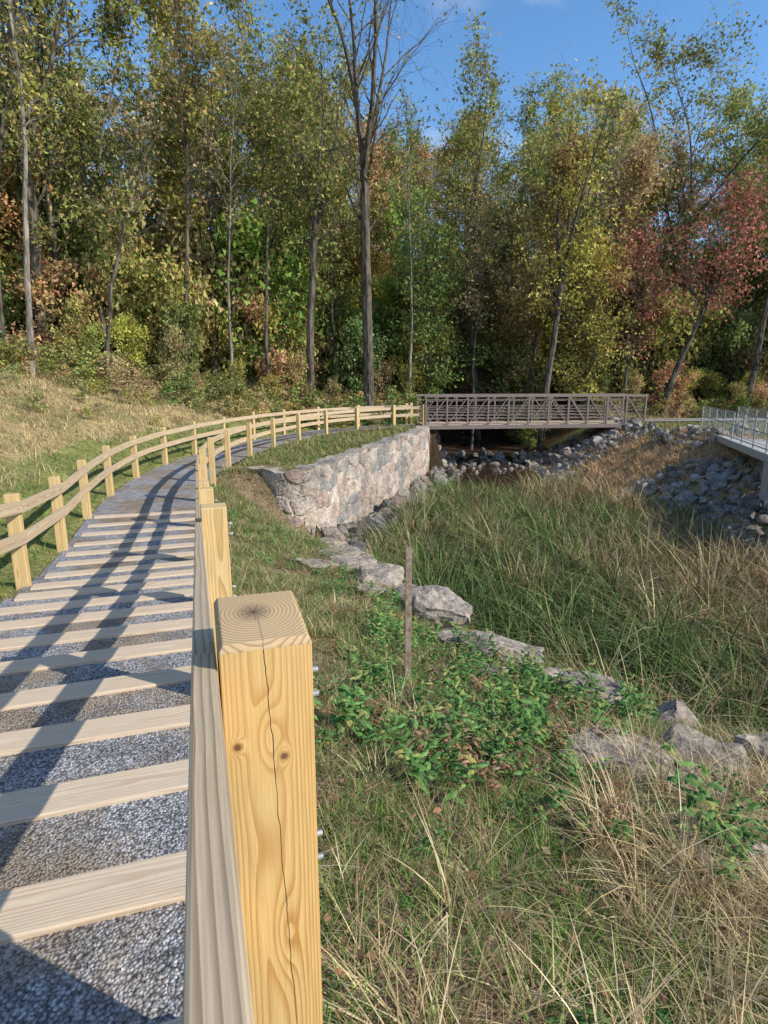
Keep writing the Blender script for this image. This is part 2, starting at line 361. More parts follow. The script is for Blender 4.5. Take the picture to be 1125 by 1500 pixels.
# ---------------------------------------------------------------- water
mk('creek_water',[(2,19,-4.74),(10,19,-4.74),(10,34,-4.55),(2,34,-4.55),(10,48,-3.8),(2,48,-3.8)],[(0,1,2,3),(3,2,4,5)],[(lambda t:t.fin((.05,.028,.018),.06,t.noise(obco(t),4,3),.12,.02))(NT('creek_water'))])
# ---------------------------------------------------------------- truss bridge
root=empty('steel_truss_footbridge'); P=Pieces(); a0=np.array((2.2,30.75)); a1=np.array((14.4,32.45)); dd=(a1-a0); LB=np.hypot(*dd); dd/=LB; nn=np.array([-dd[1],dd[0]])
dz=-2.2
for off in (0,2.3):
    f=lambda s,z:(*(a0+dd*s+nn*off),z)
    P.box(f(-.1,dz+1.5),f(LB+.1,dz+1.5),(0,0,1),.12,.1); P.box(f(0,dz-.12),f(LB,dz-.12),(0,0,1),.2,.1)
    n=11
    for i in range(n+1):
        s=LB*i/n; P.box(f(s,dz-.15),f(s,dz+1.45),(dd[0],dd[1],0),.08,.08)
        if i<n:
            s2=LB*(i+1)/n
            if i<n/2: P.box(f(s+.04,dz),f(s2-.04,dz+1.42),(0,0,1),.05,.05)
            else: P.box(f(s+.04,dz+1.42),f(s2-.04,dz),(0,0,1),.05,.05)
    for h in (.18,.36,.54,.72,.9,1.25): 
        o=.06 if off==0 else -.06; g=lambda s,z:(*(a0+dd*s+nn*(off+o)),z)
        P.box(g(0,dz+h),g(LB,dz+h),(0,0,1),.035,.03)
for i in range(12):
    s=LB*i/11; P.box((*(a0+dd*s),dz-.14),(*(a0+dd*s+nn*2.3),dz-.14),(0,0,1),.12,.08)
P.make('trusses',[STEEL],0,root)
P=Pieces(); 
for i in range(80):
    s=LB*(i+.5)/80; P.box((*(a0+dd*s+nn*.08),dz-.02),(*(a0+dd*s+nn*2.2),dz-.02),(dd[0],dd[1],0),.14,.05)
P.make('deck_planks',[STEPW],0,root)
P=Pieces()
P.box((*(a0+dd*-.5-nn*.3),-3.3),(*(a0+dd*-.5+nn*2.7),-3.3),(dd[0],dd[1],0),1.0,1.9); P.box((*(a1+dd*.5-nn*.3),-3.0),(*(a1+dd*.5+nn*2.7),-3.0),(dd[0],dd[1],0),1.0,1.6)
P.make('concrete_abutments',[CONC],.02,root)
root=empty('concrete_footbridge'); P=Pieces(); Q=Pieces()
b0=np.array((15.4,28.4)); b1=np.array((10.7,14.0)); dd=b1-b0; LB=np.hypot(*dd); dd/=LB; nn=np.array([-dd[1],dd[0]])
P.box((*(b0+nn*.75),-2.32),(*(b1+nn*.75),-2.32),(nn[0],nn[1],0),1.7,.25)
P.box((*(b0+nn*.75+dd*10.8),-3.6),(*(b0+nn*.75+dd*11.4),-3.6),(nn[0],nn[1],0),1.7,2.3); P.box((*(b0+nn*.75-dd*.5),-3.0),(*(b0+nn*.75+dd*.2),-3.0),(nn[0],nn[1],0),2.2,1.3)
for off in (0,1.5):
    f=lambda s,z:(*(b0+dd*s+nn*off),z)
    for h in (1.08,.6,.12): Q.cyl(f(0,-2.2+h),f(LB,-2.2+h),.022,6)
    for s in np.arange(0,LB,1.5): Q.cyl(f(s,-2.2),f(s,-1.12),.024,6)
    for s in np.arange(0,LB,.2): Q.cyl(f(s,-2.08),f(s,-1.12),.004,3)
P.make('deck_and_piers',[CONC],.02,root); Q.make('railing',[GALV],0,root)
# ---------------------------------------------------------------- mass placement: every copy baked into one mesh
def eulM(rot):
    cx,sx_=np.cos(rot[:,0]),np.sin(rot[:,0]); cy,sy_=np.cos(rot[:,1]),np.sin(rot[:,1]); cz,sz_=np.cos(rot[:,2]),np.sin(rot[:,2])
    M=np.empty((len(rot),3,3)); M[:,0,0]=cz*cy; M[:,0,1]=cz*sy_*sx_-sz_*cx; M[:,0,2]=cz*sy_*cx+sz_*sx_
    M[:,1,0]=sz_*cy; M[:,1,1]=sz_*sy_*sx_+cz*cx; M[:,1,2]=sz_*sy_*cx-cz*sx_; M[:,2,0]=-sy_; M[:,2,1]=cy*sx_; M[:,2,2]=cy*cx; return M
def scatter(name,protos,pts,rot,scl,idx,mats,tint=None,smooth=False):
    M=eulM(np.asarray(rot))*np.asarray(scl)[:,None,:]; Vs=[];Fs=[];Cs=[];Ms=[];o=0
    for k,(V,F,C,mi) in enumerate(protos):
        w=np.where(np.asarray(idx)==k)[0]
        if not len(w): continue
        v=np.einsum('nij,vj->nvi',M[w],V)+np.asarray(pts)[w][:,None,:]; n=len(V)
        Vs.append(v.reshape(-1,3).astype(np.float32)); Fs.append((F[None]+(np.arange(len(w))*n)[:,None,None]+o).reshape(-1,F.shape[1])); o+=n*len(w)
        c=np.repeat(C[None],len(w),0)
        if tint is not None: c=c*tint[w][:,None,:]
        Cs.append(c.reshape(-1,3).astype(np.float32)); Ms.append(np.tile(mi,len(w)))
    return mk(name,np.vstack(Vs),np.vstack(Fs),mats,np.vstack(Cs),np.concatenate(Ms),smooth=smooth)
def rz(n,tilt=.15): return np.c_[rg.normal(0,tilt,n),rg.normal(0,tilt,n),rg.uniform(0,6.283,n)]
def pickc(pal,n,r,jit=.2):
    pal=np.array(pal); w=pal[:,3]/pal[:,3].sum(); i=r.choice(len(pal),n,p=w); return pal[i,:3]*r.uniform(1-jit,1+jit,(n,1))
TAN=[(.62,.48,.25,4),(.50,.38,.19,3),(.70,.58,.35,2),(.30,.20,.11,2)]
GRN=[(.15,.24,.055,4),(.21,.30,.08,3),(.09,.17,.04,3),(.36,.34,.14,2)]
MIXG=[(.20,.25,.075,3),(.44,.36,.18,3),(.32,.30,.12,3),(.28,.18,.10,2)]
ORG=[(.62,.42,.22,4),(.54,.34,.17,3),(.66,.50,.31,2)]
DED=[(.38,.24,.15,3),(.48,.33,.21,3),(.23,.145,.095,3)]
PALS=[GRN,MIXG,TAN,ORG,DED]
RD=[(.18,.23,.075,4),(.12,.17,.05,3),(.40,.34,.16,3),(.28,.21,.11,2)]; RT=[(.50,.39,.22,4),(.40,.28,.15,3),(.24,.22,.09,3),(.24,.15,.09,3)]; RG=[(.14,.21,.07,4),(.21,.28,.10,3),(.08,.12,.04,3),(.32,.30,.13,1)]
PALS+=[RD,RT,RG]
def blades(name,cx,cy,kind,nper,rad,h,w,lean,bend,seg,cvar=.2):
    n=len(cx)*nper; rp=lambda a: np.repeat(np.broadcast_to(a,(len(cx),)),nper)
    th=rg.uniform(0,6.283,n); rr=rp(rad)*np.sqrt(rg.random(n)); bx=rp(cx)+rr*np.cos(th); by=rp(cy)+rr*np.sin(th)
    bz=Hh(bx,by)
    hh=rp(h)*rg.uniform(.45,1.15,n); ww=rp(w)*rg.uniform(.6,1.2,n); az=th+rg.normal(0,.8,n); le=rp(lean)*rg.random(n); be=rp(bend)*rg.random(n); wa=az+1.57+rg.normal(0,.5,n)
    kd=rp(kind); C=np.zeros((n,3))
    for k in np.unique(kd): m=kd==k; C[m]=pickc(PALS[int(k)],m.sum(),rg)
    C*=np.repeat(rg.uniform(1-cvar,1+cvar,(len(cx),1)),nper,0)
    V=np.zeros((n,seg+1,2,3),np.float32)
    for i in range(seg+1):
        t=i/seg; hd=(le*t+be*t*t)*hh; z=hh*(t-.45*be*t*t); x_=bx+np.cos(az)*hd; y_=by+np.sin(az)*hd; q=ww*(1-t**1.6)*.5+.0003
        for k,sg in ((0,-1),(1,1)): V[:,i,k,0]=x_+sg*np.cos(wa)*q; V[:,i,k,1]=y_+sg*np.sin(wa)*q; V[:,i,k,2]=bz+z-.015
    base=(np.arange(n)*(seg+1)*2)[:,None]; F=np.concatenate([base+np.array([[2*i,2*i+1,2*i+3,2*i+2]]) for i in range(seg)],1).reshape(-1,4)
    return mk(name,V.reshape(-1,3),F,[GRASS],np.repeat(C,(seg+1)*2,0))
def bank(name,n,y0,y1,x0,x1,nper,rad,hs,ws,seg):
    x=rg.uniform(x0,x1,n*6); y=rg.uniform(y0,y1,n*6); Z,u,s,v,ks,b=Hh(x,y,True); nv=wav(x,y,3.1,1)+wav(x,y,7.,2)*.6
    m=(u>.13)&(v<.25)&(ks<KS[11]+.6)&(nv>-.5)&(rg.random(len(x))<np.clip(.3-v*1.2,.12,1))
    x,y,u,v,nv=[q[m][:n] for q in (x,y,u,v,nv)]
    r=rg.random(len(x)); n2=wav(x,y,2.1,4)+wav(x,y,5.3,1)*.5; straw=np.clip((2.4-y)*.12+.13+n2*.45+(x-.8)*.08,.04,.7)
    kind=np.where(r<straw,2,np.where(r<straw+.16,4,np.where(r<.80+nv*.2,0,1)))
    hm=np.array([.10,.13,.18,0,.13])[kind]; wm=np.array([.0058,.005,.0048,0,.0034])[kind]; lm=np.array([.8,1.0,1.2,0,1.4])[kind]; bm=np.array([1.0,1.2,1.3,0,1.0])[kind]
    tall=(rg.random(len(x))<.12)&(y<3.4)&(kind==2); hm=np.where(tall,.40,hm); lm=np.where(tall,.5,lm); bm=np.where(tall,1.3,bm); wm=np.where(tall,.006,wm)
    return blades(name,x,y,kind,nper,np.where(tall,.035,rad),hm*hs,wm*ws,lm,bm,seg,.35)
bank('bank_grass',4200,.2,4.6,-1.2,4.6,22,.06,1.,1.,4)
bank('bank_grass',2600,4.4,10,-3,3.5,18,.12,1.1,1.6,3)
bank('bank_grass',1700,9.6,17,-5,1,16,.2,1.3,2.8,2)
bank('bank_grass',500,-5,.3,.5,7,14,.13,1.,1.6,2)
N=60000; x=rg.uniform(-26,24,N); y=rg.uniform(-1,40,N); Z,u,s,v,ks,b=Hh(x,y,True)
left=(u<-2.25)&(y<37)&(x<3); wt=(u>.2)&(v<-.75)&(ks>KS[12]); rb=((u>0.1)&(b>1.0)&(y>22)&(b<9))|((u>.1)&(b>4.2)); rn=(u<-2.6)&(x>13)
vis=(np.abs(x)<.75*(y+3)); m=(left|wt|rb|rn)&vis&(rg.random(N)<np.where(left&(y>12),.42,.85)); x,y,u,v,b,left,wt,rb=[q[m] for q in (x,y,u,v,b,left,wt,rb)]
nv=wav(x,y,1.1,1)+wav(x,y,3.,2)*.5; r=rg.random(len(x))
idx=np.where(r<.48-nv*.5,2,np.where(r<.58-nv*.2,3,np.where(r<.70,4,np.where(r<.82,0,1)))); idx=np.where(left&(u>-4.0-nv)&(r<.85),0,idx); idx=np.where(wt,np.where(r<.5,0,1),idx); idx=np.where(rb,np.where(b<5.5,3,np.where(r<.5,1,0)),idx)
h_=np.where(idx==0,.14,np.where(idx==3,.34,.26))*rg.uniform(.6,1.3,len(x)); w_=np.clip(y*.0013,.005,.032)
blades('field_grass',x,y,idx,9,.22,h_,w_,.7,.9,2)
N=16000; x=rg.uniform(-2,12,N); y=rg.uniform(0,28,N); Z,u,s,v,ks,b=Hh(x,y,True)
gap=np.where(ks>KS[11]-.5,1.7,.95); hv=wav(x,y,3.3,4)+.6*wav(x,y,6.1,1)
m=(u>0)&(v>gap)&(b<.4)&(Z<-3.7)&~((y>23.)&(x>3.2)&(x<6.2))&(y<26.)&(rg.random(N)<.46)&(hv>-.72); x,y,b,v,hv=x[m],y[m],b[m],v[m],hv[m]
nv=wav(x,y,.7,2)+wav(x,y,2.2,1)*.9; r=rg.random(len(x)); pt=nv*.75+(x-4.4)*.08+(r-.5)*.9
idx=np.where(pt>.14,6,np.where(pt>-.2,5,7)); h_=rg.uniform(.55,1.5,len(x))*(1+.45*hv)
blades('marsh_reeds',x,y,idx,18,.13,h_,np.clip(.020+y*.0014,.024,.046),.42,1.25,4,.45)
def weed(seed,n,h,ls,pal,nw=.26):
    r=np.random.default_rng(seed); V=[];F=[];C=[]
    for st in range(3):
        ax=r.normal(0,.35,2); hh=h*r.uniform(.6,1.1); b0=r.normal(0,.05,2)
        for i in range(n):
            t=(i+.5)/n; base=np.array([b0[0]+ax[0]*t*hh,b0[1]+ax[1]*t*hh,t*hh]); az=i*2.4+r.normal(0,.3); el=r.uniform(-.1,.7); L=ls*r.uniform(.5,1.2)*(1-.4*t); w=L*nw
            d=np.array([math.cos(az)*math.cos(el),math.sin(az)*math.cos(el),math.sin(el)]); sd=np.array([-math.sin(az),math.cos(az),0]); upv=np.cross(sd,d)
            k=len(V); V+=[base,base+d*L*.35+sd*w+upv*w*.35,base+d*L*.75+sd*w*.7+upv*w*.1-np.array([0,0,L*.08]),base+d*L-np.array([0,0,L*.22]),base+d*L*.75-sd*w*.7+upv*w*.1-np.array([0,0,L*.08]),base+d*L*.35-sd*w+upv*w*.35,base+d*L*.5]
            c=pickc(pal,1,r,.3)[0]; C+=[c]*7
            F+=[(k,k+1,k+6),(k+1,k+2,k+6),(k+2,k+3,k+6),(k+3,k+4,k+6),(k+4,k+5,k+6),(k+5,k,k+6)]
    F=np.array(F); return (np.array(V),F,np.array(C),np.zeros(len(F)))
WG=[(.11,.22,.06,4),(.16,.28,.085,3),(.075,.16,.045,3),(.28,.29,.09,1)]
pw=[weed(31,16,.26,.12,WG,.18),weed(32,14,.16,.07,WG,.26),weed(33,14,.25,.07,[(.30,.16,.09,3),(.38,.24,.14,2),(.2,.15,.07,2)],.2)]
cl=[(.69,3.1,.35,34),(1.6,4.1,.3,24),(.36,2.8,.25,16),(-.15,3.5,.3,24),(.5,4.4,.35,16),(0,6.9,.5,24),(1.0,3.7,.3,22),(1.6,2.35,.25,14),(.2,5.4,.4,20),(-.9,8.5,.7,30),(-1.5,11,.9,34),(1.1,4.7,.3,12),(2.2,2.6,.2,12),(-.3,2.6,.25,10)]
pts=[];idx=[]
for cx,cy,rr,n in cl:
    q=rg.normal(0,rr*.7,(n,2))+(cx,cy); pts.append(q); idx+=list(rg.choice([0,0,1,1,2],n))
q=np.c_[rg.uniform(-1.5,4,260),rg.uniform(1,13,260)]; pts=np.vstack(pts+[q]); idx+=list(rg.choice([1,1,2],260)); idx=np.array(idx)
Z,u,s,v,ks,b=Hh(pts[:,0],pts[:,1],True); m=(u>.25)&(v<.5); pts,Z,idx=pts[m],Z[m],idx[m]; sc=rg.uniform(.45,1.15,len(pts))
scatter('broadleaf_weeds',pw,np.c_[pts,Z+.02],rz(len(pts),.2),np.c_[sc,sc,sc],idx,[GRASS])
N=4500; x=rg.uniform(-2,4,N); y=rg.uniform(.8,9,N); Z,u,s,v,ks,b=Hh(x,y,True); m=(u>.15)&(v<.6); x,y,Z=x[m],y[m],Z[m]+rg.uniform(.005,.06,m.sum()); n=len(x)
c=np.c_[x,y,Z]; a=rg.normal(size=(n,3))*(1,1,.4); a/=np.linalg.norm(a,axis=1)[:,None]; bq=np.cross(a,rg.normal(size=(n,3))*(.3,.3,1)); bq/=np.linalg.norm(bq,axis=1)[:,None]; sz=rg.uniform(.008,.026,(n,1))
V=np.stack([c-a*sz,c+bq*sz*.6,c+a*sz,c-bq*sz*.6],1).reshape(-1,3); mk('leaf_litter',V,np.arange(n*4).reshape(-1,4),[GRASS],np.repeat(pickc([(.34,.18,.10,3),(.26,.15,.08,3),(.46,.34,.2,1)],n,rg),4,0))
# ---------------------------------------------------------------- rocks
import bmesh
def rockd(seed,sub=3,scale=(1,1,1),c=(.30,.27,.25),cuts=16,rough=.03,flat=None):
    r=np.random.default_rng(seed); bm=bmesh.new(); bmesh.ops.create_icosphere(bm,subdivisions=sub,radius=1); me=bpy.data.meshes.new('r'); bm.to_mesh(me); bm.free()
    n=len(me.vertices); V=np.zeros(n*3,np.float32); me.vertices.foreach_get('co',V); V=V.reshape(-1,3).astype(float)
    F=np.array([tuple(p.vertices) for p in me.polygons]); bpy.data.meshes.remove(me)
    for _ in range(cuts):
        nn=r.normal(size=3); nn/=np.linalg.norm(nn); d=r.uniform(.45,.85)
        if flat and nn[2]>.3: d=max(d,.75)
        e=np.maximum(0,V@nn-d); V-=e[:,None]*nn
    if flat:
        nn=np.array([r.normal(0,.06),r.normal(0,.06),1]); nn/=np.linalg.norm(nn); e=np.maximum(0,V@nn-flat); V-=e[:,None]*nn
    V+=r.normal(0,rough,V.shape)*.5; V+=.04*np.sin(V[:,[1,2,0]]*6+seed)+.025*np.sin(V[:,[2,0,1]]*15+seed*2)
    V*=np.array(scale); return (V,F,np.tile(np.array(c)*r.uniform(.85,1.15),(n,1)),np.zeros(len(F)))
rp=[rockd(40+i,2,(1,.8,.62),c) for i,c in enumerate([(.30,.28,.26),(.40,.37,.34),(.19,.18,.17),(.36,.30,.25),(.48,.45,.41)])]
N=9000; x=rg.uniform(-3,19,N); y=rg.uniform(6,36,N); Z,u,s,v,ks,b=Hh(x,y,True)
wb=(v>.15)&(v<1.7)&(ks>KS[10]-1)&(y<30)&(u>0)&(rg.random(N)<.8); rbk=(u>-3)&(b>.1+wav(x,y,.9,0)*.8)&(b<4.3+wav(x,y,.8,1))&(y<24)&(y>9); ub=(y>29.5)&(y<35)&(x>9.5)&(x<14); cr=(y>28)&(y<44)&(((x>2.6)&(x<3.9))|((x>8.2)&(x<9.6)))&(rg.random(N)<.7);cr2=(y>28)&(y<44)&(x>3.5)&(x<8.5)&(rg.random(N)<.16)
pen=(y>24.5)&(y<28)&(b>4.2)&(b<7.5)&(x<15.5)&(rg.random(N)<.8)
m=wb|(rbk)|ub|cr|cr2|pen; x,y,Z,wb=x[m],y[m],Z[m],wb[m]; sc=rg.uniform(.12,.34,len(x))*np.where(rg.random(len(x))<.14,1.7,1)*np.where(wb,1.5,1)
scatter('riprap_rocks',rp,np.c_[x,y,Z+sc*.25],rz(len(x),.6),np.c_[sc,sc,sc],rg.integers(0,5,len(x)),[ROCK],tint=np.where(wb,.8,1)[:,None]*np.ones((1,3)))
for i,(bx,by,sx_,sy_,sz_,rot,dzz,fl) in enumerate([(1.62,3.15,.46,.62,.20,.75,.02,.35),(2.05,3.2,.4,.42,.2,.2,.03,.4),(2.55,3.35,.34,.28,.2,1,.04,.5),(1.24,5.3,.56,.34,.24,-.5,.08,.5),(.74,6.6,.6,.42,.34,-.9,.10,.6),(1.75,4.4,.4,.26,.18,-.5,.08,.5),(.70,5.7,.34,.24,.14,.5,.06,.5),(1.45,4.85,.32,.2,.15,.1,.05,0),(.35,7.7,.5,.35,.3,1.2,.02,.5),(-.05,8.6,.75,.5,.3,1.2,.08,.5),(-.45,9.6,.75,.5,.26,.3,.06,.5),(-.75,10.6,.7,.5,.25,.8,.02,.5),(-.95,11.8,.6,.45,.3,.1,-.02,.5),(-1.3,13.2,.5,.4,.3,.5,.0,.5),(1.35,2.1,.13,.1,.07,.4,.03,0),(1.62,2.15,.15,.12,.08,1.,.03,0),(1.85,2.3,.2,.13,.09,.3,.02,0),(2.3,4.1,.4,.3,.25,.2,-.08,0),(3.0,3.2,.45,.3,.25,.9,-.1,0),(-1.05,8.9,.5,.34,.1,.4,.04,.5),(1.1,5.95,.3,.25,.2,.7,0,0),(-.1,7.6,.3,.22,.1,.2,.04,.5),(.95,4.75,.2,.16,.08,.5,.04,.5)]):
    V,F,C,mi=rockd(70+i,4,(sx_,sy_,sz_),(.42,.36,.30),22,.02,fl); o=mk('boulder',V,F,[ROCK],C); o.location=(bx,by,float(Hh(bx,by))+dzz); o.rotation_euler=(rg.uniform(-.1,.1),rg.uniform(.0,.18),rot)
pb=[rockd(60+i,1,(1,.8,.6),c) for i,c in enumerate([(.38,.38,.38),(.6,.59,.57),(.24,.24,.24)])]
N=6000; s_=rg.uniform(.8,4.5,N); u_=rg.uniform(-1.95,-.08,N); xy=s_[:,None]*D+u_[:,None]*U; i=np.searchsorted(np.array(sk)+.05,s_); zz=np.array(ztop)[i]-.022
dk=np.min(np.abs(s_[:,None]-np.array(sk)[None]),1); m=dk>.1; sc=rg.uniform(.003,.008,N)
scatter('loose_gravel',pb,np.c_[xy,zz+.002][m],rz(m.sum(),1),np.c_[sc,sc,sc][m],rg.integers(0,3,m.sum()),[ROCK])
# ---------------------------------------------------------------- trees
PO=[(.30,.31,.09,5),(.21,.25,.07,4),(.46,.37,.13,2),(.42,.27,.13,1)]
PG=[(.15,.22,.06,5),(.21,.28,.08,3),(.32,.32,.10,2)]
PY=[(.52,.45,.11,4),(.40,.39,.095,3),(.58,.44,.13,1)]
PT=[(.50,.36,.19,4),(.44,.28,.15,3),(.36,.32,.12,4)]
PR=[(.54,.20,.16,4),(.46,.15,.11,3),(.50,.30,.17,2),(.28,.25,.09,1)]
PRU=[(.54,.32,.17,4),(.48,.24,.14,3),(.38,.31,.12,4)]
def tree(seed,H,r0,cb,spread,nb,nleaf,ls,pal,lean=(0,0),fork=0,wob=.25,el=(.5,1.1),n2=6,n3=3,lsp=.28,ff=.5):
    r=np.random.default_rng(seed); TV=[];TF=[];cnt=[0]
    def tube(P,rad,sd):
        P=np.array(P); n=len(P); T=np.gradient(P,axis=0); T/=np.linalg.norm(T,axis=1)[:,None]+1e-9
        ref=np.array([1.,.1,.05]) if abs(T[0,2])>.7 else np.array([0,0,1.]); A=np.cross(T,ref); A/=np.linalg.norm(A,axis=1)[:,None]+1e-9; Bn=np.cross(T,A)
        q=np.arange(sd)*6.2832/sd; ring=P[:,None]+rad[:,None,None]*(A[:,None]*np.cos(q)[None,:,None]+Bn[:,None]*np.sin(q)[None,:,None])
        k=cnt[0]; TV.append(ring.reshape(-1,3)); i=np.arange(n-1)[:,None]*sd; j=np.arange(sd)[None]; j2=(j+1)%sd
        q4=(np.stack([i+j,i+j2,i+sd+j2,i+sd+j],-1)+k).reshape(-1,4); TF.append(np.vstack([q4[:,[0,1,2]],q4[:,[0,2,3]]])); cnt[0]+=n*sd
    def curve(p,d,L,n,up=.25,w=.18):
        pts=[p]; d=np.array(d,float)
        for i in range(n): d=d+r.normal(0,w,3)+np.array([0,0,up/n]); d/=np.linalg.norm(d); pts.append(pts[-1]+d*L/n)
        return np.array(pts)
    def grow_trunk(p0,d0,L,ra,rb,sd=7,w=.05):
        n=14; pts=curve(p0,d0,L,n,.15,w); rad=ra+(rb-ra)*np.linspace(0,1,n+1)**.9; tube(pts,rad,sd); return pts,rad
    d0=np.array([lean[0],lean[1],1.]); d0/=np.linalg.norm(d0); trunks=[]
    if fork:
        a,ra=grow_trunk(np.array([0,0,-.3]),d0,H*ff,r0,r0*.72,8,wob*.1)
        trunks.append((a,ra,.75))
        for f in range(fork):
            az=6.283*f/fork+r.uniform(0,1); dv=d0+np.array([math.cos(az),math.sin(az),0])*r.uniform(.2,.36); dv/=np.linalg.norm(dv)
            trunks.append(grow_trunk(a[-1],dv,H*(1-ff)*r.uniform(.85,1),r0*.52,r0*.06,6,wob*.3)+(max(0,(cb-ff)/(1-ff)),))
    else: trunks.append(grow_trunk(np.array([0,0,-.3]),d0,H,r0,r0*.08,8,wob*.15)+(cb,))
    anc=[];wts=[];bid=[]
    per=max(2,nb//len(trunks)); nbid=0
    for ti,(pts,rad,c0) in enumerate(trunks):
        n=len(pts)-1
        for b in range(per):
            t=c0+(1-c0)*((b+r.random())/per)*.98; f=t*n; i=min(int(f),n-1); p=pts[i]+(pts[i+1]-pts[i])*(f-i); rr=rad[i]
            q=(t-c0)/(1-c0+1e-6); L=spread*(.62+.5*math.sin(min(1,q*1.25)*2.9))*r.uniform(.6,1.15)
            if q>.85: L*=.7
            az=b*2.399+r.normal(0,.4); e=r.uniform(*el)+.25*q
            P1=curve(p,(math.cos(az)*math.cos(e),math.sin(az)*math.cos(e),math.sin(e)),L,6,.35); r1=np.linspace(min(rr*.5,.012+L*.014),.008,7); tube(P1,r1,3)
            wt=r.random()**1.2+.08
            for c in range(n2):
                k=r.uniform(1.2,6); ii=int(min(k,5)); s0=P1[ii]+(P1[ii+1]-P1[ii])*(k-ii if k<6 else 1); dd_=P1[ii+1]-P1[ii]; dd_/=np.linalg.norm(dd_)+1e-9; dd_=dd_+r.normal(0,.55,3); L2=L*r.uniform(.22,.5); w2=wt*r.uniform(.3,1.6); nbid+=1
                P2=curve(s0,dd_/np.linalg.norm(dd_),L2,3,.2); tube(P2,np.linspace(.012,.005,4),3); anc.append(P2[1:]); wts+=[w2]*3; bid+=[nbid]*3
                for e3 in range(n3):
                    s3=P2[r.integers(1,4)]; d3=r.normal(0,.6,3)+(P2[-1]-P2[0])/L2; P3=curve(s3,d3/np.linalg.norm(d3),L2*r.uniform(.4,.8)+.15,2,.1); tube(P3,np.array([.007,.005,.003]),3); anc.append(P3[1:]); wts+=[w2]*2; bid+=[nbid]*2
    TV=np.vstack(TV); TF=np.vstack(TF); TC=np.ones((len(TV),3))*.2
    A=np.vstack(anc); w=np.array(wts); w/=w.sum(); k=r.choice(len(A),nleaf,p=w); c=A[k]+r.normal(0,lsp,(nleaf,3))*(1,1,.7)
    a=r.normal(size=(nleaf,3)); a/=np.linalg.norm(a,axis=1)[:,None]; bq=np.cross(a,r.normal(size=(nleaf,3))); bq/=np.linalg.norm(bq,axis=1)[:,None]+1e-9
    sz=(ls*r.uniform(.6,1.3,nleaf))[:,None]
    LV=np.stack([c-a*sz*.5,c+bq*sz*.6+a*sz*.1,c+a*sz*.6],1).reshape(-1,3); LF=np.arange(nleaf*3).reshape(-1,3)+len(TV)
    br=r.uniform(.6,1.4,nbid+1)[np.array(bid)[k]][:,None]
    C=np.vstack([TC,np.repeat(pickc(pal,nleaf,r,.25)*br,3,0)]); V=np.vstack([TV,LV]); F=np.vstack([TF,LF]); mi=np.r_[np.zeros(len(TF)),np.ones(nleaf)]
    return (V,F,C,mi)
kw=dict(n2=5,n3=0,lsp=.33)
fp=[tree(101,18,.17,.35,4.4,26,6500,.24,PO,**kw),tree(102,16,.14,.3,4.0,26,6000,.23,PT,**kw),tree(103,19,.18,.45,4.7,28,6000,.24,PO,fork=3,ff=.4,**kw),
    tree(104,15,.13,.25,3.8,26,6500,.23,PG,**kw),tree(105,17,.14,.4,3.4,22,1500,.21,PT,n2=6,n3=1),tree(106,14,.12,.25,3.7,24,6000,.22,PRU,**kw),tree(107,14,.12,.25,3.7,24,6000,.22,PY,**kw)]
def edge(x): return np.interp(x,[-40,-22,-16,-9,-4,0,8,16,30,50],[20,25,27.5,31,34.5,36.5,38,38,36,34])
def rnd(n,x0,x1,d0,d1,mind):
    out=[]
    for _ in range(n*12):
        x=rg.uniform(x0,x1); y=edge(x)+rg.uniform(d0,d1)
        if 3.2<x<9.2 and y<44: continue
        if all((x-a)**2+(y-b)**2>mind**2 for a,b in out): out.append((x,y))
        if len(out)>=n: break
    return out
def tints(n): 
    return rg.uniform(.75,1.4,(n,1))*np.c_[rg.uniform(.88,1.14,n),np.ones(n),rg.uniform(.8,1.2,n)]
p1=rnd(64,-34,38,2,14,2.4); p2=rnd(80,-48,56,13,40,3.2); pa=np.array(p1+p2)
idx=rg.choice(7,len(pa),p=[.22,.18,.19,.14,.11,.10,.06]); sc=rg.uniform(.8,1.12,len(pa)); sc[:len(p1)]=rg.uniform(.6,1.05,len(p1))
scatter('forest',fp,np.c_[pa,Hh(pa[:,0],pa[:,1])],rz(len(pa),.03),np.c_[sc,sc,sc*rg.uniform(.95,1.1,len(pa))],idx,[BARK,LEAF],tint=tints(len(pa)))
sp=[tree(120+i,3.6,.04,.03,1.9,20,3000,.175,p,el=(.1,.9),n2=4,n3=0,lsp=.24) for i,p in enumerate([PO,PT,PG,PRU,PY])]
q=np.array(rnd(205,-34,38,-1.2,14,1.1)); sc=rg.uniform(.5,1.3,len(q)); idx=rg.choice(5,len(q),p=[.36,.25,.20,.09,.10])
dq=q[:,1]-edge(q[:,0]); sc*=np.clip(.5+dq*.25,.45,1.5)
scatter('understory_shrubs',sp,np.c_[q,Hh(q[:,0],q[:,1])],rz(len(q),.08),np.c_[sc,sc,sc*rg.uniform(1,1.5,len(q))],idx,[BARK,LEAF],tint=tints(len(q)))
q=np.array(rnd(170,-30,2,-5.,-.5,.7)+rnd(40,13,30,-2,0,.7)+rnd(40,-30,-6,-12,-4,1.2)); sc=rg.uniform(.14,.36,len(q)); sc[210:]*=.5; idx=rg.choice(5,len(q),p=[.4,.25,.2,.0,.15])
fr_=[tree(140+i,3.6,.04,.03,1.9,14,420,.36,p,el=(.1,.9),n2=3,n3=0,lsp=.3) for i,p in enumerate([PO,PT,PG,PRU,PO])]
scatter('weedy_fringe',fr_,np.c_[q,Hh(q[:,0],q[:,1])],rz(len(q),.1),np.c_[sc*1.3,sc*1.3,sc],idx,[BARK,LEAF],tint=tints(len(q)))
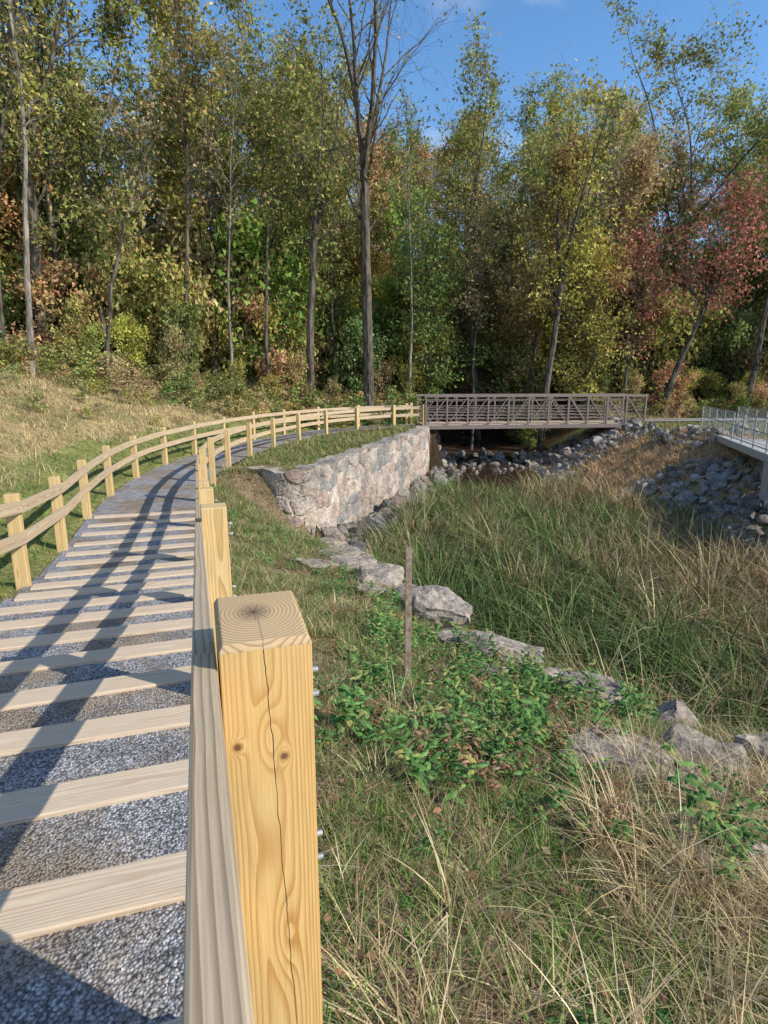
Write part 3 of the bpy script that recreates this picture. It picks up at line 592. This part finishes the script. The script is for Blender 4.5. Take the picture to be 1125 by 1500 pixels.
def put(name,px,Yb,bark=None,**k):
    X_=(px-562.5)/850*Yb/1.0; V,F,C,mi=tree(**k); o=mk(name,V,F,[bark or BARK,LEAF],C,mi); o.location=(X_,Yb,float(Hh(X_,Yb))); return o
put('birch_tree',60,24.5,seed=201,H=20,r0=.14,cb=.45,spread=2.4,nb=18,nleaf=900,ls=.17,pal=PY,bark=BIRCH,wob=.3)
put('oak_tree',82,29.5,seed=202,H=23,r0=.30,cb=.42,spread=4.6,nb=36,nleaf=6500,ls=.21,pal=PO,fork=3,ff=.35,wob=.3)
put('oak_tree',112,31,seed=203,H=21,r0=.22,cb=.45,spread=4,nb=26,nleaf=4000,ls=.2,pal=PO,wob=.3)
put('black_locust_tree',165,28.5,seed=204,H=12,r0=.14,cb=.45,spread=3,nb=18,nleaf=900,ls=.17,pal=PT,wob=.7)
put('tulip_tree',22,27,seed=214,H=20,r0=.16,cb=.35,spread=4,nb=30,nleaf=4500,ls=.2,pal=PO,wob=.3)
put('ash_tree',282,31.5,seed=205,H=20,r0=.15,cb=.4,spread=3,nb=26,nleaf=300,ls=.17,pal=PT,el=(.8,1.2))
put('ash_tree',322,33.5,seed=231,H=17,r0=.10,cb=.45,spread=2.6,nb=20,nleaf=300,ls=.17,pal=PT,el=(.8,1.2))
put('ash_tree',345,33,seed=206,H=16,r0=.10,cb=.45,spread=2.6,nb=20,nleaf=400,ls=.17,pal=PT,bark=BIRCH,el=(.8,1.2))
put('ash_tree',398,33.5,seed=207,H=14,r0=.13,cb=.6,spread=2.,nb=16,nleaf=1200,ls=.18,pal=PO)
put('black_walnut_tree',458,34,seed=208,H=19,r0=.23,cb=.5,spread=3.8,nb=28,nleaf=4200,ls=.2,pal=PO,fork=3,wob=.15)
put('tulip_tree',541,34,seed=209,H=26,r0=.32,cb=.42,spread=5.0,nb=40,nleaf=900,ls=.19,pal=PO,fork=4,ff=.5,wob=.2,el=(.6,1.1),n3=3)
put('ash_tree',600,36.5,seed=210,H=17,r0=.11,cb=.5,spread=2.4,nb=18,nleaf=1200,ls=.19,pal=PO,bark=BIRCH)
put('ash_tree',690,38.5,seed=232,H=15,r0=.12,cb=.5,spread=2.8,nb=18,nleaf=1500,ls=.19,pal=PT)
put('sycamore_tree',790,35.5,seed=211,H=20.5,r0=.22,cb=.45,spread=3.8,nb=34,nleaf=4200,ls=.2,pal=PY,lean=(.07,0),wob=.2,fork=3,ff=.5,el=(.75,1.2))
put('red_maple_tree',962,36.5,seed=212,H=12.5,r0=.22,cb=.45,spread=3.8,nb=28,nleaf=2800,ls=.2,pal=PR,lean=(.2,0),wob=.2)
put('red_maple_tree',905,37.5,seed=213,H=11,r0=.13,cb=.25,spread=3.,nb=26,nleaf=2800,ls=.19,pal=PR,wob=.3)
put('yellow_maple_tree',850,37.5,seed=215,H=11,r0=.12,cb=.1,spread=3.2,nb=30,nleaf=6000,ls=.2,pal=PY)
put('oak_tree',1085,37,seed=216,H=21,r0=.22,cb=.45,spread=4.2,nb=30,nleaf=5000,ls=.21,pal=PO,lean=(.1,0),wob=.3)
put('oak_tree',700,42,seed=217,H=23,r0=.22,cb=.4,spread=4.6,nb=36,nleaf=8000,ls=.22,pal=PO,fork=3,ff=.4,wob=.3)
put('oak_tree',960,43,seed=218,H=25,r0=.22,cb=.4,spread=5,nb=36,nleaf=8000,ls=.22,pal=PO,fork=3,ff=.4,wob=.3)
put('oak_tree',400,40,seed=220,H=22,r0=.22,cb=.4,spread=4.6,nb=36,nleaf=8000,ls=.22,pal=PO,fork=3,ff=.4,wob=.3)
put('beech_tree',625,38,seed=219,H=11,r0=.12,cb=.1,spread=3,nb=30,nleaf=6500,ls=.2,pal=PG)
# ---------------------------------------------------------------- light, sky, camera
sd=Vector((.92,-.40,0)).normalized(); el=math.radians(34)
sun=bpy.data.lights.new('sun','SUN'); sun.energy=5.; sun.angle=math.radians(.5); sun.color=(1,.95,.87)
so=bpy.data.objects.new('sun',sun); scene.collection.objects.link(so)
ld=Vector((-sd.x*math.cos(el),-sd.y*math.cos(el),-math.sin(el))); so.rotation_euler=ld.to_track_quat('-Z','Y').to_euler()
w=bpy.data.worlds.new('World'); scene.world=w; w.use_nodes=True; nt=w.node_tree; bg=nt.nodes['Background']
sky=nt.nodes.new('ShaderNodeTexSky'); sky.sky_type='NISHITA'; sky.sun_disc=False; sky.sun_elevation=el; sky.sun_rotation=math.atan2(sd.x,sd.y); sky.air_density=1.; sky.dust_density=.3; sky.ozone_density=2.5
hs=nt.nodes.new('ShaderNodeHueSaturation'); hs.inputs['Saturation'].default_value=1.18; hs.inputs['Value'].default_value=1.5
tc=nt.nodes.new('ShaderNodeTexCoord'); mp=nt.nodes.new('ShaderNodeMapping'); mp.inputs['Scale'].default_value=(1,1,2.2); mp.inputs['Location'].default_value=(.35,.2,.1); nz=nt.nodes.new('ShaderNodeTexNoise'); nz.inputs['Scale'].default_value=2.6; nz.inputs['Detail'].default_value=6; nz.inputs['Roughness'].default_value=.55
cr=nt.nodes.new('ShaderNodeValToRGB'); cr.color_ramp.elements[0].position=.55; cr.color_ramp.elements[1].position=.78; cr.color_ramp.elements[1].color=(.7,.7,.7,1)
mx=nt.nodes.new('ShaderNodeMix'); mx.data_type='RGBA'; mx.inputs[7].default_value=(6.3,6.4,6.7,1)
L=nt.links; L.new(tc.outputs['Generated'],mp.inputs[0]); L.new(mp.outputs[0],nz.inputs['Vector']); L.new(nz.outputs[0],cr.inputs[0]); L.new(cr.outputs[0],mx.inputs[0]); L.new(sky.outputs[0],hs.inputs['Color']); L.new(hs.outputs[0],mx.inputs[6]); L.new(mx.outputs[2],bg.inputs[0]); bg.inputs[1].default_value=.15
cam=bpy.data.cameras.new('camera'); co=bpy.data.objects.new('camera',cam); scene.collection.objects.link(co); scene.camera=co
cam.sensor_fit='VERTICAL'; cam.sensor_height=36; cam.lens=36*850/1500; cam.clip_start=.02; cam.clip_end=2000
co.location=(0,0,0); co.rotation_euler=(math.radians(90-12.6),0,0)
scene.view_settings.view_transform='Standard'; scene.view_settings.look='None'; scene.view_settings.exposure=0
